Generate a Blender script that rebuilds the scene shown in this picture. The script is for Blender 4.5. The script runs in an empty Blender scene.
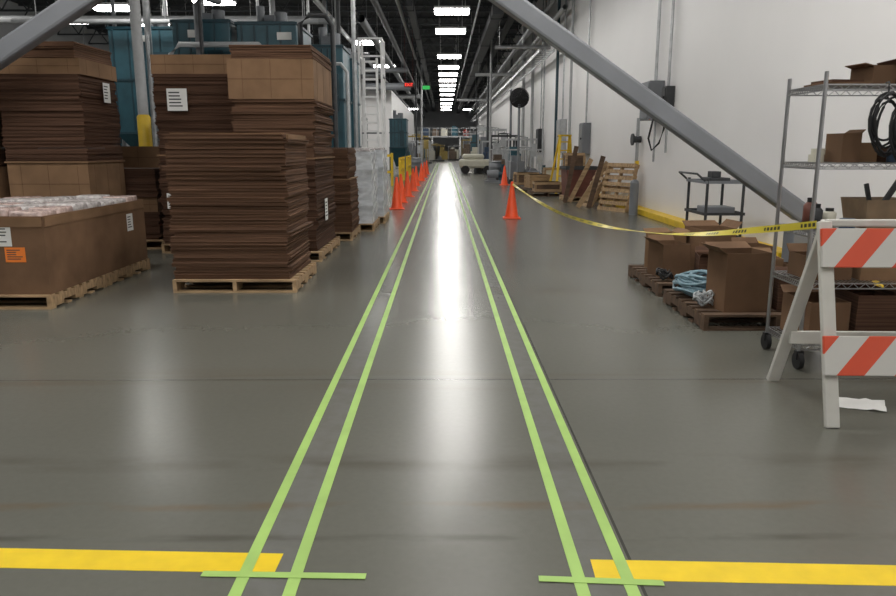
import bpy, math, random
from mathutils import Vector, Matrix, Euler
random.seed(7)
C = bpy.context.scene.collection
sc=bpy.context.scene
sc.view_settings.view_transform='Standard'
H=1.5; PITCH=math.atan(150/730); YAW=-4/730
cam_d=bpy.data.cameras.new("camera"); cam=bpy.data.objects.new("camera",cam_d); C.objects.link(cam)
cam.location=(0,0,H); cam.rotation_euler=(math.pi/2-PITCH,0,YAW); cam_d.lens=730/896*36; cam_d.sensor_width=36; cam_d.clip_end=400
bpy.context.scene.camera=cam

# ---------------------------------------------------------------- materials
def newmat(name):
    m=bpy.data.materials.new(name); m.use_nodes=True
    nt=m.node_tree; b=nt.nodes["Principled BSDF"]; return m,nt,b
def N(nt,t,**k):
    n=nt.nodes.new(t)
    for a,v in k.items(): setattr(n,a,v)
    return n
def math_n(nt,op,a,b=None,c=None):
    n=N(nt,"ShaderNodeMath",operation=op)
    for i,v in enumerate((a,b,c)):
        if v is None: continue
        if isinstance(v,(int,float)): n.inputs[i].default_value=v
        else: nt.links.new(v,n.inputs[i])
    return n.outputs[0]
def mix_n(nt,f,a,b,mode='MIX'):
    n=N(nt,"ShaderNodeMix",data_type='RGBA',blend_type=mode)
    for s,v in ((n.inputs[0],f),(n.inputs[6],a),(n.inputs[7],b)):
        if isinstance(v,(int,float)): s.default_value=v
        elif isinstance(v,(tuple,list)): s.default_value=(*v[:3],1)
        else: nt.links.new(v,s)
    return n.outputs[2]
def mat(name,col,rough=.6,metal=0,var=.25,scale=6,stretch=(1,1,1),bump=0,spec=.5,trans=0,percopy=0):
    m,nt,b=newmat(name)
    tc=N(nt,"ShaderNodeTexCoord"); mp=N(nt,"ShaderNodeMapping"); mp.inputs['Scale'].default_value=stretch
    nz=N(nt,"ShaderNodeTexNoise"); nz.inputs['Scale'].default_value=scale; nz.inputs['Detail'].default_value=4
    nt.links.new(tc.outputs['Object'],mp.inputs[0]); nt.links.new(mp.outputs[0],nz.inputs['Vector'])
    d=tuple(c*(1-var) for c in col); l=tuple(min(1,c*(1+var)) for c in col)
    r=N(nt,"ShaderNodeMapRange"); r.inputs[1].default_value=.3; r.inputs[2].default_value=.7
    nt.links.new(nz.outputs[0],r.inputs[0])
    out=mix_n(nt,r.outputs[0],d,l)
    if percopy:
        oi=N(nt,"ShaderNodeObjectInfo"); hs=N(nt,"ShaderNodeHueSaturation")
        nt.links.new(math_n(nt,'MULTIPLY_ADD',oi.outputs['Random'],percopy,1-percopy/2),hs.inputs['Value']); nt.links.new(out,hs.inputs['Color']); out=hs.outputs[0]
        av=N(nt,"ShaderNodeVectorMath",operation='ADD'); 
        nt.links.new(mp.outputs[0],av.inputs[0]); cm=N(nt,"ShaderNodeCombineXYZ"); nt.links.new(math_n(nt,'MULTIPLY',oi.outputs['Random'],37),cm.inputs[2]); nt.links.new(cm.outputs[0],av.inputs[1]); nt.links.new(av.outputs[0],nz.inputs['Vector'])
    nt.links.new(out,b.inputs['Base Color'])
    b.inputs['Roughness'].default_value=rough; b.inputs['Metallic'].default_value=metal
    b.inputs['Specular IOR Level'].default_value=spec
    if trans: b.inputs['Transmission Weight'].default_value=trans
    if bump:
        bp=N(nt,"ShaderNodeBump"); bp.inputs['Strength'].default_value=bump; bp.inputs['Distance'].default_value=.02
        nt.links.new(nz.outputs[0],bp.inputs['Height']); nt.links.new(bp.outputs[0],b.inputs['Normal'])
    return m
def emis(name,col,s):
    m,nt,b=newmat(name); b.inputs['Base Color'].default_value=(*col,1)
    b.inputs['Emission Color'].default_value=(*col,1); b.inputs['Emission Strength'].default_value=s; return m

CARD=mat("cardboard_layers",(.122,.066,.040),.85,var=.45,scale=1,stretch=(1.2,1.2,130),bump=.25,percopy=.25,spec=.2)
CARD_D=mat("cardboard_layers_dark",(.088,.046,.029),.85,var=.45,scale=1,stretch=(1.2,1.2,140),bump=.25,percopy=.25,spec=.2)
CARD_L=mat("cardboard_panel",(.205,.122,.068),.8,var=.18,scale=3,spec=.2)
CARD_M=mat("cardboard_carton",(.150,.087,.050),.8,var=.2,scale=3,percopy=.3,spec=.2)
CARD_IN=mat("cardboard_inside",(.10,.055,.032),.9,var=.2,spec=.2)
WOOD=mat("pallet_wood",(.36,.24,.13),.8,var=.4,scale=3,stretch=(1,8,4))
WOOD_D=mat("pallet_wood_weathered",(.10,.06,.036),.85,var=.4,scale=3,stretch=(1,8,4))
WHITE=mat("white_paint",(.8,.8,.8),.5,var=.05)
LABEL=mat("white_paper",(.72,.72,.70),.7,var=.04)
PRINT=mat("label_ink",(.06,.06,.06),.7,var=.1)
TEAL=mat("teal_paint",(.024,.085,.112),.4,var=.25,scale=2)
TEAL_D=mat("teal_dark_paint",(.013,.046,.063),.45,var=.2,scale=2)
STEEL=mat("galvanised_steel",(.45,.46,.47),.4,metal=.7,var=.2)
CHROME=mat("shelf_steel",(.42,.42,.43),.3,metal=.9,var=.1)
DARK=mat("dark_metal",(.035,.037,.04),.6,var=.3)
BLACK=mat("black_rubber",(.012,.012,.013),.6,var=.2)
GREYP=mat("grey_paint",(.17,.18,.195),.5,var=.12,scale=2)
BRACE=mat("grey_brace_paint",(.20,.21,.23),.4,var=.08,scale=2)
YEL=mat("yellow_paint",(.72,.48,.02),.5,var=.12)
ORG=mat("orange_plastic",(.90,.085,.012),.45,var=.08)
ORGL=mat("orange_label",(.85,.22,.03),.6,var=.05)
FILM=mat("clear_film",(.45,.42,.41),.22,var=.4,scale=14,bump=.9)
FILMP=mat("pinkish_film",(.42,.32,.29),.2,var=.45,scale=16,bump=.8)
WRAP=mat("stretch_wrap",(.58,.60,.63),.15,var=.18,scale=5,stretch=(1,1,2.5),bump=.6)
REDB=mat("red_brown_plastic",(.14,.045,.03),.5,var=.2)
HOSE=mat("pale_blue_hose",(.17,.27,.32),.4,var=.35,scale=20)
CREAM=mat("cream_enamel",(.55,.53,.44),.4,var=.05)
BARW=mat("barricade_plastic",(.53,.52,.48),.45,var=.07)
REDP=mat("red_paint",(.25,.03,.02),.5,var=.1)
BLUEP=mat("blue_paint",(.035,.065,.12),.5,var=.1)
PIPEW=mat("pale_pipe_paint",(.42,.43,.44),.5,var=.1)
BROWNM=mat("brown_machine_paint",(.14,.10,.07),.5,var=.3)
OLIVE=mat("ochre_machine_paint",(.30,.22,.06),.5,var=.2)

GREENT=mat("green_masking_tape",(.31,.49,.12),.5,var=.10,scale=5)
YELT=mat("yellow_floor_paint",(.74,.52,.008),.4,var=.08,scale=9)

def stripes():
    m,nt,b=newmat("orange_white_stripes"); tc=N(nt,"ShaderNodeTexCoord"); s=N(nt,"ShaderNodeSeparateXYZ")
    nt.links.new(tc.outputs['Object'],s.inputs[0])
    u=math_n(nt,'MULTIPLY_ADD',s.outputs[2],-.85,s.outputs[0])
    u=math_n(nt,'DIVIDE',u,.31); u=math_n(nt,'ADD',u,10.22); f=math_n(nt,'FRACT',u); g=math_n(nt,'GREATER_THAN',f,.52)
    nt.links.new(mix_n(nt,g,(.55,.54,.51),(.62,.08,.035)),b.inputs['Base Color']); b.inputs['Roughness'].default_value=.35
    return m
STRIPE=stripes()
def cautionmat():
    m,nt,b=newmat("caution_tape"); tc=N(nt,"ShaderNodeTexCoord"); s=N(nt,"ShaderNodeSeparateXYZ")
    nt.links.new(tc.outputs['UV'],s.inputs[0])
    f=math_n(nt,'FRACT',math_n(nt,'MULTIPLY',s.outputs[0],2.2))
    a=math_n(nt,'GREATER_THAN',f,.55)
    f2=math_n(nt,'FRACT',math_n(nt,'MULTIPLY',s.outputs[0],22)); a2=math_n(nt,'GREATER_THAN',f2,.35)
    v=math_n(nt,'LESS_THAN',math_n(nt,'ABSOLUTE',math_n(nt,'SUBTRACT',s.outputs[1],.5)),.24)
    k=math_n(nt,'MULTIPLY',math_n(nt,'MULTIPLY',a,a2),v)
    nt.links.new(mix_n(nt,k,(.60,.50,.05),(.03,.03,.02)),b.inputs['Base Color']); b.inputs['Roughness'].default_value=.35
    return m
CAUT=cautionmat()

def floormat():
    m,nt,b=newmat("polished_concrete"); tc=N(nt,"ShaderNodeTexCoord"); s=N(nt,"ShaderNodeSeparateXYZ")
    P=tc.outputs['Object']; nt.links.new(P,s.inputs[0])
    def noise(sc,st=(1,1,1),det=5):
        mp=N(nt,"ShaderNodeMapping"); mp.inputs['Scale'].default_value=st; nt.links.new(P,mp.inputs[0])
        n=N(nt,"ShaderNodeTexNoise"); n.inputs['Scale'].default_value=sc; n.inputs['Detail'].default_value=det
        nt.links.new(mp.outputs[0],n.inputs['Vector']); return n.outputs[0]
    def rng(v,a,b_,c=0,d=1):
        r=N(nt,"ShaderNodeMapRange"); r.inputs[1].default_value=a; r.inputs[2].default_value=b_; r.inputs[3].default_value=c; r.inputs[4].default_value=d
        nt.links.new(v,r.inputs[0]); return r.outputs[0]
    big=noise(.5,det=2); fine=noise(30,det=4); streak=noise(1.0,(.45,6,1),3)
    col=mix_n(nt,rng(big,.2,.8),(.108,.108,.091),(.138,.137,.117))
    col=mix_n(nt,rng(fine,.3,.7,0,.22),col,(.09,.09,.075))
    ax=math_n(nt,'ABSOLUTE',math_n(nt,'SUBTRACT',math_n(nt,'ABSOLUTE',math_n(nt,'ADD',s.outputs[0],.028)),.598))
    pale=math_n(nt,'MULTIPLY',math_n(nt,'LESS_THAN',ax,.085),rng(noise(11,det=5),.35,.6,.3,.6))
    col=mix_n(nt,pale,col,(.165,.165,.158))
    def joint(src,at,per,w):
        u=math_n(nt,'ADD',src,per*100.5-at); u=math_n(nt,'DIVIDE',u,per); f=math_n(nt,'FRACT',u)
        f=math_n(nt,'ABSOLUTE',math_n(nt,'SUBTRACT',f,.5)); dist=math_n(nt,'MULTIPLY',f,per)
        return math_n(nt,'LESS_THAN',dist,w),dist
    jy,dy=joint(s.outputs[1],4.62,3.05,.006)
    jx,dx=joint(s.outputs[0],.69,4.6,.006)
    near=rng(dy,.30,.02); st=rng(streak,.48,.75)
    col=mix_n(nt,math_n(nt,'MULTIPLY',math_n(nt,'MULTIPLY',near,st),.45),col,(.09,.056,.028))
    def stain(y,w,sc,c,amt):
        nonlocal col
        k=rng(math_n(nt,'ABSOLUTE',math_n(nt,'SUBTRACT',s.outputs[1],y)),w,.01)
        col=mix_n(nt,math_n(nt,'MULTIPLY',math_n(nt,'MULTIPLY',k,rng(noise(sc,(.8,3,1),3),.42,.65)),amt),col,c)
    stain(3.32,.12,1.6,(.055,.043,.03),.5)
    stain(2.88,.05,2.3,(.12,.07,.028),.55)
    stain(2.62,.035,3.1,(.05,.045,.035),.55)
    col=mix_n(nt,math_n(nt,'MULTIPLY',math_n(nt,'MAXIMUM',jy,jx),.75),col,(.025,.025,.022))
    nt.links.new(col,b.inputs['Base Color'])
    b.inputs['Roughness'].default_value=.25
    b.inputs['Specular IOR Level'].default_value=.5
    return m
FLOOR=floormat()
WALLM=mat("white_wall_panel",(.80,.785,.78),.45,var=.03,scale=.5)
WALLG=mat("grey_wall",(.34,.35,.36),.7,var=.1,scale=.5)
CEIL=mat("dark_ceiling_deck",(.018,.020,.023),.8,var=.3,scale=1,stretch=(8,.2,1))
LAMP=emis("lamp_glow",(1.0,.98,.94),31)

# ---------------------------------------------------------------- mesh builder
class MB:
    def __init__(s): s.v=[];s.f=[];s.m=[];s.sm=[]
    def add(s,vs,fs,m=0,smooth=False):
        o=len(s.v); s.v+= [tuple(v) for v in vs]
        for f in fs: s.f.append([i+o for i in f]); s.m.append(m); s.sm.append(smooth)
    def box(s,a,b,m=0,rot=None,piv=None):
        (x0,y0,z0),(x1,y1,z1)=a,b
        vs=[Vector(p) for p in ((x0,y0,z0),(x1,y0,z0),(x1,y1,z0),(x0,y1,z0),(x0,y0,z1),(x1,y0,z1),(x1,y1,z1),(x0,y1,z1))]
        if rot is not None:
            c=Vector(piv) if piv is not None else sum(vs,Vector())/8
            R=Euler(rot).to_matrix(); vs=[c+R@(v-c) for v in vs]
        s.add(vs,[(0,3,2,1),(4,5,6,7),(0,1,5,4),(1,2,6,5),(2,3,7,6),(3,0,4,7)],m); return s
    def bar(s,p,q,w,h,m=0,up=(0,0,1)):
        p=Vector(p);q=Vector(q);d=(q-p).normalized();u=Vector(up)
        if abs(d.dot(u))>.98:u=Vector((0,1,0))
        r=d.cross(u).normalized(); u=r.cross(d)
        vs=[c+r*a*w/2+u*b*h/2 for c in (p,q) for a,b in ((-1,-1),(1,-1),(1,1),(-1,1))]
        s.add(vs,[(3,2,1,0),(4,5,6,7),(0,1,5,4),(1,2,6,5),(2,3,7,6),(3,0,4,7)],m); return s
    def cyl(s,p,q,r,n=12,m=0,r2=None):
        p=Vector(p);q=Vector(q);r2=r if r2 is None else r2
        d=(q-p).normalized(); u=Vector((0,0,1)) if abs(d.z)<.95 else Vector((1,0,0))
        a=d.cross(u).normalized(); b=d.cross(a)
        vs=[]
        for c,rr in ((p,r),(q,r2)):
            for i in range(n):
                t=2*math.pi*i/n; vs.append(c+(a*math.cos(t)+b*math.sin(t))*rr)
        s.add(vs,[(i,(i+1)%n,n+(i+1)%n,n+i) for i in range(n)],m,True)
        s.add(vs[:n],[list(range(n))[::-1]],m); s.add(vs[n:],[list(range(n))],m); return s
    def lathe(s,prof,c,n=20,m=0,smooth=True):
        c=Vector(c); vs=[]
        for r,z in prof:
            for i in range(n):
                t=2*math.pi*i/n; vs.append(c+Vector((r*math.cos(t),r*math.sin(t),z)))
        fs=[]
        for k in range(len(prof)-1):
            for i in range(n): fs.append((k*n+i,k*n+(i+1)%n,(k+1)*n+(i+1)%n,(k+1)*n+i))
        s.add(vs,fs,m,smooth); return s
    def tube(s,pts,r,n=8,m=0,closed=False):
        pts=[Vector(p) for p in pts]; L=len(pts); vs=[]
        for i,p in enumerate(pts):
            a=pts[(i-1)%L] if (closed or i>0) else p; b=pts[(i+1)%L] if (closed or i<L-1) else p
            d=(b-a).normalized(); u=Vector((0,0,1)) if abs(d.z)<.9 else Vector((1,0,0))
            x=d.cross(u).normalized(); y=d.cross(x)
            for k in range(n):
                t=2*math.pi*k/n; vs.append(p+(x*math.cos(t)+y*math.sin(t))*r)
        fs=[]
        for i in range(L if closed else L-1):
            j=(i+1)%L
            for k in range(n): fs.append((i*n+k,i*n+(k+1)%n,j*n+(k+1)%n,j*n+k))
        s.add(vs,fs,m,True); return s
    def mesh(s,name,mats):
        me=bpy.data.meshes.new(name); me.from_pydata(s.v,[],s.f)
        for mm in mats: me.materials.append(mm)
        me.polygons.foreach_set('material_index',s.m); me.polygons.foreach_set('use_smooth',s.sm); me.update(); return me
    def obj(s,name,mats,parent=None,loc=(0,0,0),rot=(0,0,0),bevel=0,label=None,category=None,group=None,kind=None):
        if not isinstance(mats,(list,tuple)): mats=[mats]
        o=bpy.data.objects.new(name,s.mesh(name,mats)); C.objects.link(o)
        o.location=loc;o.rotation_euler=rot
        if parent: o.parent=parent
        if bevel:
            b=o.modifiers.new("bevel",'BEVEL'); b.width=bevel; b.segments=2; b.limit_method='ANGLE'
        props(o,label,category,group,kind); return o
def props(o,label=None,category=None,group=None,kind=None):
    if label:o["label"]=label
    if category:o["category"]=category
    if group:o["group"]=group
    if kind:o["kind"]=kind
def empty(name,loc,rotz=0,label=None,category=None,group=None):
    e=bpy.data.objects.new(name,None); C.objects.link(e); e.location=loc; e.rotation_euler=(0,0,rotz); e.empty_display_size=.2
    props(e,label,category,group); return e
def dup(root,loc,rotz=None,label=None):
    kids=[o for o in bpy.data.objects if o.parent==root]
    n=root.copy(); C.objects.link(n); n.location=loc
    if rotz is not None: n.rotation_euler=(root.rotation_euler[0],root.rotation_euler[1],rotz)
    if label:n["label"]=label
    for k in kids: 
        kk=k.copy(); C.objects.link(kk); kk.parent=n
    return n
def text(s,size,mt,parent,loc,rot,ext=.002,name="lettering"):
    cu=bpy.data.curves.new("t",'FONT'); cu.body=s; cu.size=size; cu.extrude=ext; cu.align_x='CENTER'; cu.align_y='CENTER'
    t=bpy.data.objects.new("t",cu); C.objects.link(t); bpy.context.view_layer.update()
    me=bpy.data.meshes.new_from_object(t.evaluated_get(bpy.context.evaluated_depsgraph_get()))
    bpy.data.objects.remove(t); me.materials.clear(); me.materials.append(mt)
    o=bpy.data.objects.new(name,me); C.objects.link(o); o.location=loc; o.rotation_euler=rot; o.parent=parent; return o

# ---------------------------------------------------------------- structure
XW=4.75; XL=-22; YB=-9; YF=115; ZC=8.8
def S(name,a,b,m): return MB().box(a,b).obj(name,m,kind="structure",label=None)
S("floor",(XL-.2,YB-.2,-.2),(XW+.2,YF+.2,0),FLOOR)
S("ceiling",(XL-.2,YB-.2,ZC),(XW+.2,YF+.2,ZC+.2),CEIL)
S("wall_right",(XW,YB,0),(XW+.2,YF,ZC),WALLM)
S("wall_left",(XL-.2,YB,0),(XL,YF,ZC),WALLG)
S("wall_far",(XL,YF,0),(XW,YF+.2,ZC),WALLG)
S("wall_back",(XL,YB-.2,0),(XW,YB,ZC),WALLG)
S("wall_partition",(-9,52,0),(-3.6,90,5.4),WALLM)
MB().box((XW-.28,9.65,0),(XW,48,.13)).obj("trim_1",YEL,bevel=.01,kind="structure")
MB().box((XW-.28,6.0,0),(XW,9.15,.13)).obj("trim_2",YEL,bevel=.01,kind="structure")
MB().box((XW-.03,YB,0),(XW,5.9,.12)).obj("baseboard_right",GREYP,kind="structure")

# ---------------------------------------------------------------- floor markings
def strip(name,a,b,w,z,th,m,label,group):
    return MB().bar((a[0],a[1],z+th/2),(b[0],b[1],z+th/2),w,th).obj(name,m,label=label,category="floor tape",group=group)
for x0,x1 in ((-.717,-.71),(-.532,-.53),(.478,.478),(.650,.645)):
    strip("floor_tape",(x0,2.2),(x1,75),.045,.0015,.0015,GREENT,"long lime green masking tape line along the polished aisle","green aisle tape lines")
strip("floor_tape",(-.87,2.372),(-.28,2.352),.034,.0032,.0015,GREENT,"short lime green tape strip crossing the lane lines","short green cross tapes")
strip("floor_tape",(.335,2.335),(.77,2.305),.034,.0032,.0015,GREENT,"short lime green tape strip crossing the lane lines","short green cross tapes")
yl=lambda x:2.418-.0405*x
for a,b in ((-6,-.61),(.54,4.4)):
    o=MB().bar((a,yl(a)+.0,.0006),(b,yl(b),.0006),.13,.0012).obj("floor_line",YELT,label="painted yellow safety line across the concrete floor",category="floor line",group="yellow floor lines")

# ---------------------------------------------------------------- pallets
def pallet(x0,y0,sx,sy,wood=WOOD,rot=0,label="light wood shipping pallet under stacked cardboard",z=0):
    e=empty("pallet",(x0+sx/2,y0+sy/2,z),rot,label,"pallet","wooden pallets")
    hx,hy=sx/2,sy/2
    t=MB(); n=8
    for i in range(n):
        y=-hy+(sy-.09)*i/(n-1); t.box((-hx,y,.118),(hx,y+.09,.138))
    t.obj("top_deck",wood,e)
    for sxx in (-hx,-.02,hx-.04):
        g=MB(); 
        g.box((sxx,-hy,.055),(sxx+.04,hy,.118)); 
        for a in (-hy,-.12,hy-.24): g.box((sxx,a,.018),(sxx+.04,a+.24,.056))
        g.obj("stringer",wood,e)
    b=MB()
    for y in (-hy,-hy+.3,-.045,hy-.39,hy-.09): b.box((-hx,y,0),(hx,y+.09,.018))
    b.obj("bottom_deck",wood,e)
    return e
PH=.138
# ---------------------------------------------------------------- cardboard stacks
def bundle_mesh(sx,sy,h,m,k,wob):
    b=MB(); z=-h/2
    for i in range(k):
        t=h/k; jx,jy=random.uniform(-wob,wob),random.uniform(-wob,wob)
        b.box((-sx/2+jx,-sy/2+jy,z+.0006),(sx/2+jx,sy/2+jy,z+t-.0008),rot=(0,0,random.uniform(-.006,.006))); z+=t
    return b.mesh("carton_bundle",[m])
def stack(x0,x1,y0,y1,z0,secs,label,rot=0,jit=.011,wob=.009):
    cx,cy=(x0+x1)/2,(y0+y1)/2; sx,sy=x1-x0,y1-y0
    e=empty("cardboard_stack",(cx,cy,z0),rot,label,"cardboard stack","stacks of flattened cartons")
    z=0; dx=dy=0
    for kind,h,ins in secs:
        if kind in('L','D'):
            n=max(1,round(h/.046)); bh=h/n
            ms=[bundle_mesh(sx-2*ins,sy-2*ins,bh,CARD if kind=='L' else CARD_D,4,wob) for _ in range(6)]
            for i in range(n):
                dx=max(-.03,min(.03,dx+random.uniform(-.007,.007))); dy=max(-.03,min(.03,dy+random.uniform(-.007,.007)))
                o=bpy.data.objects.new("carton_bundle",random.choice(ms)); C.objects.link(o); o.parent=e
                out=3 if random.random()<.09 else 1
                o.location=(dx+random.uniform(-jit,jit)*out,dy+random.uniform(-jit,jit)*out,z+bh/2); o.rotation_euler=(0,0,random.uniform(-.011,.011)*out+(math.pi if random.random()<.5 else 0))
                z+=bh
        elif kind=='C':
            b=MB(); b.box((-sx/2+ins,-sy/2+ins,z),(sx/2-ins,sy/2-ins,z+h-.002))
            hw=sx/2-ins;hd=sy/2-ins
            b.box((-hw,-hd-.002,z+h*.5-.003),(hw,-hd,z+h*.5+.003),1)
            for xx in (-.33,.0,.36):
                b.box((xx*sx-.002,-hd-.002,z+.01),(xx*sx+.002,-hd,z+h-.01),1)
                b.box((hw,xx*sy-.002,z+.01),(hw+.002,xx*sy+.002,z+h-.01),1)
            b.obj("carton",[CARD_L,CARD_IN],e,bevel=.006,rot=(0,0,random.uniform(-.015,.015))); z+=h
        elif kind=='G':
            MB().box((-sx/2-.01,-sy/2-.01,z),(sx/2+.01,sy/2+.01,z+h)).obj("divider_sheet",CARD_L,e); z+=h
    return e,z
def paper_label(parent,loc,w,h,face,txt=True,m=LABEL):
    b=MB()
    if face=='f':
        b.box((-w/2,-.003,-h/2),(w/2,0,h/2))
        if txt:
            for i in range(5): b.box((-w*.4,-.004,h*(.32-.15*i)-h*.03),(w*random.uniform(.05,.38),-.003,h*(.32-.15*i)+h*.03),1)
    else:
        b.box((0,-w/2,-h/2),(.003,w/2,h/2))
        if txt:
            for i in range(5): b.box((.003,-w*.4,h*(.32-.15*i)-h*.03),(.004,w*random.uniform(.05,.38),h*(.32-.15*i)+h*.03),1)
    b.obj("paper_label",[m,PRINT],parent,loc=loc,label="white printed paper label" if m is LABEL else "orange printed label")

# A: front stack
pallet(-2.86,7.58,1.30,1.25,label="light wood pallet under a tall pile of flattened cartons")
eA,_=stack(-2.84,-1.62,7.62,8.80,PH,[('L',1.50,0)],"tall brown pile of flattened cardboard cartons with uneven edges",jit=.018,wob=.012)
f=MB(); f.box((.61,-.55,1.42),(.635,.40,1.50),rot=(0,.12,0)); f.box((-.58,-.56,1.505),(.56,.55,1.513),rot=(0,.004,.02))
f.obj("loose_flap",CARD_L,eA)
# B : tall double stack
pallet(-2.80,9.72,1.16,1.75,label="light wood pallet under a double-height carton stack")
eB,_=stack(-2.78,-1.68,9.75,11.4,PH,[('D',1.22,.02),('G',.02,0),('L',.74,.02),('C',.50,0),('L',.17,.03)],"double-height stack of flattened cartons with lighter sleeve")
paper_label(eB,(.575,-.25,.52),.22,.3,'r')
# C : tall behind
pallet(-4.10,10.55,1.24,1.25,label="light wood pallet under a tall carton stack")
eC,_=stack(-4.06,-2.88,10.58,11.75,PH,[('D',1.25,.0),('G',.02,0),('D',1.10,.01),('C',.26,0)],"tall stack of dark flattened cartons with paper labels")
paper_label(eC,(-.24,-.645,2.02),.28,.30,'f'); paper_label(eC,(-.40,-.645,.62),.17,.22,'f')
# D : big open carton with film packs
DX=-4.42
pallet(DX-.72,6.78,1.42,1.17,label="light wood pallet under a wide open carton"); pallet(DX-.72,7.99,1.42,1.17,label="light wood pallet under a wide open carton")
eD=empty("bulk_carton",(DX,7.97,PH),0,"low wide open cardboard carton holding film-wrapped packs","carton")
b=MB(); w,d,h=.69,1.16,.74
b.box((-w,-d,0),(w,-d+.012,h)); b.box((-w,d-.012,0),(w,d,h)); b.box((-w,-d+.012,0),(-w+.012,d-.012,h)); b.box((w-.012,-d+.012,0),(w,d-.012,h)); b.box((-w+.012,-d+.012,0),(w-.012,d-.012,.01))
b.obj("carton_body",CARD_M,eD,bevel=.003)
b=MB(); b.box((w,-d*.98,h-.1),(w+.008,d*.98,h-.012)); b.box((-w*.98,-d-.008,h-.1),(w*.98,-d,h-.012)); b.obj("rim_band",CARD_L,eD)
paper_label(eD,(.25,-d-.0,.56),.26,.2,'f'); paper_label(eD,(.40,-d-.0,.38),.19,.14,'f',m=ORGL)
paper_label(eD,(w,.72,.5),.16,.2,'r')
NPX,NPY=4,7
for j in range(NPY):
    for i in range(NPX):
        b=MB(); hx,hy,hz=.158,.152,random.uniform(.062,.080)
        prof=[(.05,-1),(.93,-1),(1,-.75),(1,.7),(.95,.97),(.55,1.0),(.02,.96)]
        ns=28; vs=[]
        for r,z in prof:
            for k in range(ns):
                t=2*math.pi*k/ns; c,s_=math.cos(t),math.sin(t)
                q=lambda a:math.copysign(abs(a)**.22,a)
                vs.append((q(c)*r*hx,q(s_)*r*hy,z*hz*(1+random.uniform(-.07,.05))))
        fs=[(a*ns+k,a*ns+(k+1)%ns,(a+1)*ns+(k+1)%ns,(a+1)*ns+k) for a in range(len(prof)-1) for k in range(ns)]
        b.add(vs,fs,0,True)
        x=DX+(i-(NPX-1)/2)*.33+random.uniform(-.006,.006); y=7.97+(j-(NPY-1)/2)*.318+random.uniform(-.004,.004)
        o=b.obj("film_pack",random.choice([FILM,FILMP,FILM]),loc=(x,y,.785+hz*1.06),rot=(0,0,random.uniform(-.02,.02)),label="flat film-wrapped pack lying in the open carton",category="wrapped pack",group="film packs in the bulk carton")
MB().box((DX-.67,7.97-1.13,PH+.012),(DX+.67,7.97+1.13,.785)).obj("packing_layer",FILM,label="pale film-wrapped lower layer inside the open carton",category="packing")
# E
pallet(-7.0,9.7,1.12,1.2); pallet(-5.75,9.7,1.12,1.2)
eE,_=stack(-5.74,-4.66,9.75,10.85,PH,[('L',.62,0),('C',.55,.01),('G',.02,0),('D',1.1,.01),('C',.20,0),('L',.2,.02)],"tall stack of dark flattened cartons with light top")
paper_label(eE,(.575,.1,2.1),.2,.26,'r')
eE2,_=stack(-7.0,-5.88,9.75,10.85,PH,[('D',.52,.0),('C',.6,.01),('D',1.05,.0),('C',.28,.0)],"tall stack of flattened brown cartons on a pallet")
# between E and C
pallet(-5.54,12.1,1.12,1.15); stack(-5.5,-4.44,12.12,13.2,PH,[('D',.5,.0),('C',.28,.02),('D',.25,.0),('C',.36,0),],"waist-high stack of flattened brown cartons with light top")
pallet(-5.28,11.0,1.06,.85); stack(-5.26,-4.28,11.03,11.8,PH,[('D',.42,.0),('C',.22,.02),('D',.42,0),],"waist-high stack of flattened brown cartons")
# farther row
pallet(-2.65,12.0,1.14,1.2); eG,_=stack(-2.63,-1.53,12.03,13.1,PH,[('L',.85,0),('G',.02,0),('L',.5,.02)],"shoulder-high stack of flattened brown cartons")
pallet(-5.3,14.0,1.14,1.2); stack(-5.25,-4.2,14.05,15.1,PH,[('D',1.2,0),('C',.5,0),('D',.6,.02)],"tall stack of flattened brown cartons behind others")
def wrapped(x0,y0,sx,sy,h):
    pallet(x0,y0,sx,sy,label="light wood pallet under a stretch-wrapped load")
    e=empty("wrapped_load",(x0+sx/2,y0+sy/2,PH),0,"white glossy stretch-wrapped pallet load in plastic film","wrapped pallet load","stretch-wrapped loads")
    b=MB(); hx,hy=sx/2-.03,sy/2-.03
    nz=12; M=6; ring=[]; cnt=4*M
    for k in range(nz+1):
        z=h*k/nz
        for s_ in range(4):
            for t in range(M):
                u=-1+2*t/M
                ax,ay=((u,-1),(1,u),(-u,1),(-1,-u))[s_]
                w_=0 if k in (0,nz) else .018*math.sin(k*2.1+t*1.7+s_)+random.uniform(-.008,.008)
                ring.append(((hx+w_)*ax,(hy+w_)*ay,z))
    fs=[(k*cnt+i,k*cnt+(i+1)%cnt,(k+1)*cnt+(i+1)%cnt,(k+1)*cnt+i) for k in range(nz) for i in range(cnt)]
    fs.append([nz*cnt+i for i in range(cnt)]); fs.append([cnt-1-i for i in range(cnt)])
    b.add(ring,fs); b.obj("film_wrap",WRAP,e)
    c=MB(); 
    for i in range(2):
        for j in range(2): c.box((-hx+.06+i*hx,-hy+.06+j*hy,h+.001),(-hx+.02+i*hx+hx*.9,-hy+.02+j*hy+hy*.9,h+.05))
    c.obj("film_top",FILM,e,bevel=.015)
wrapped(-2.42,13.4,1.14,1.2,1.30); wrapped(-2.33,14.8,1.14,1.2,1.32)

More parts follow.
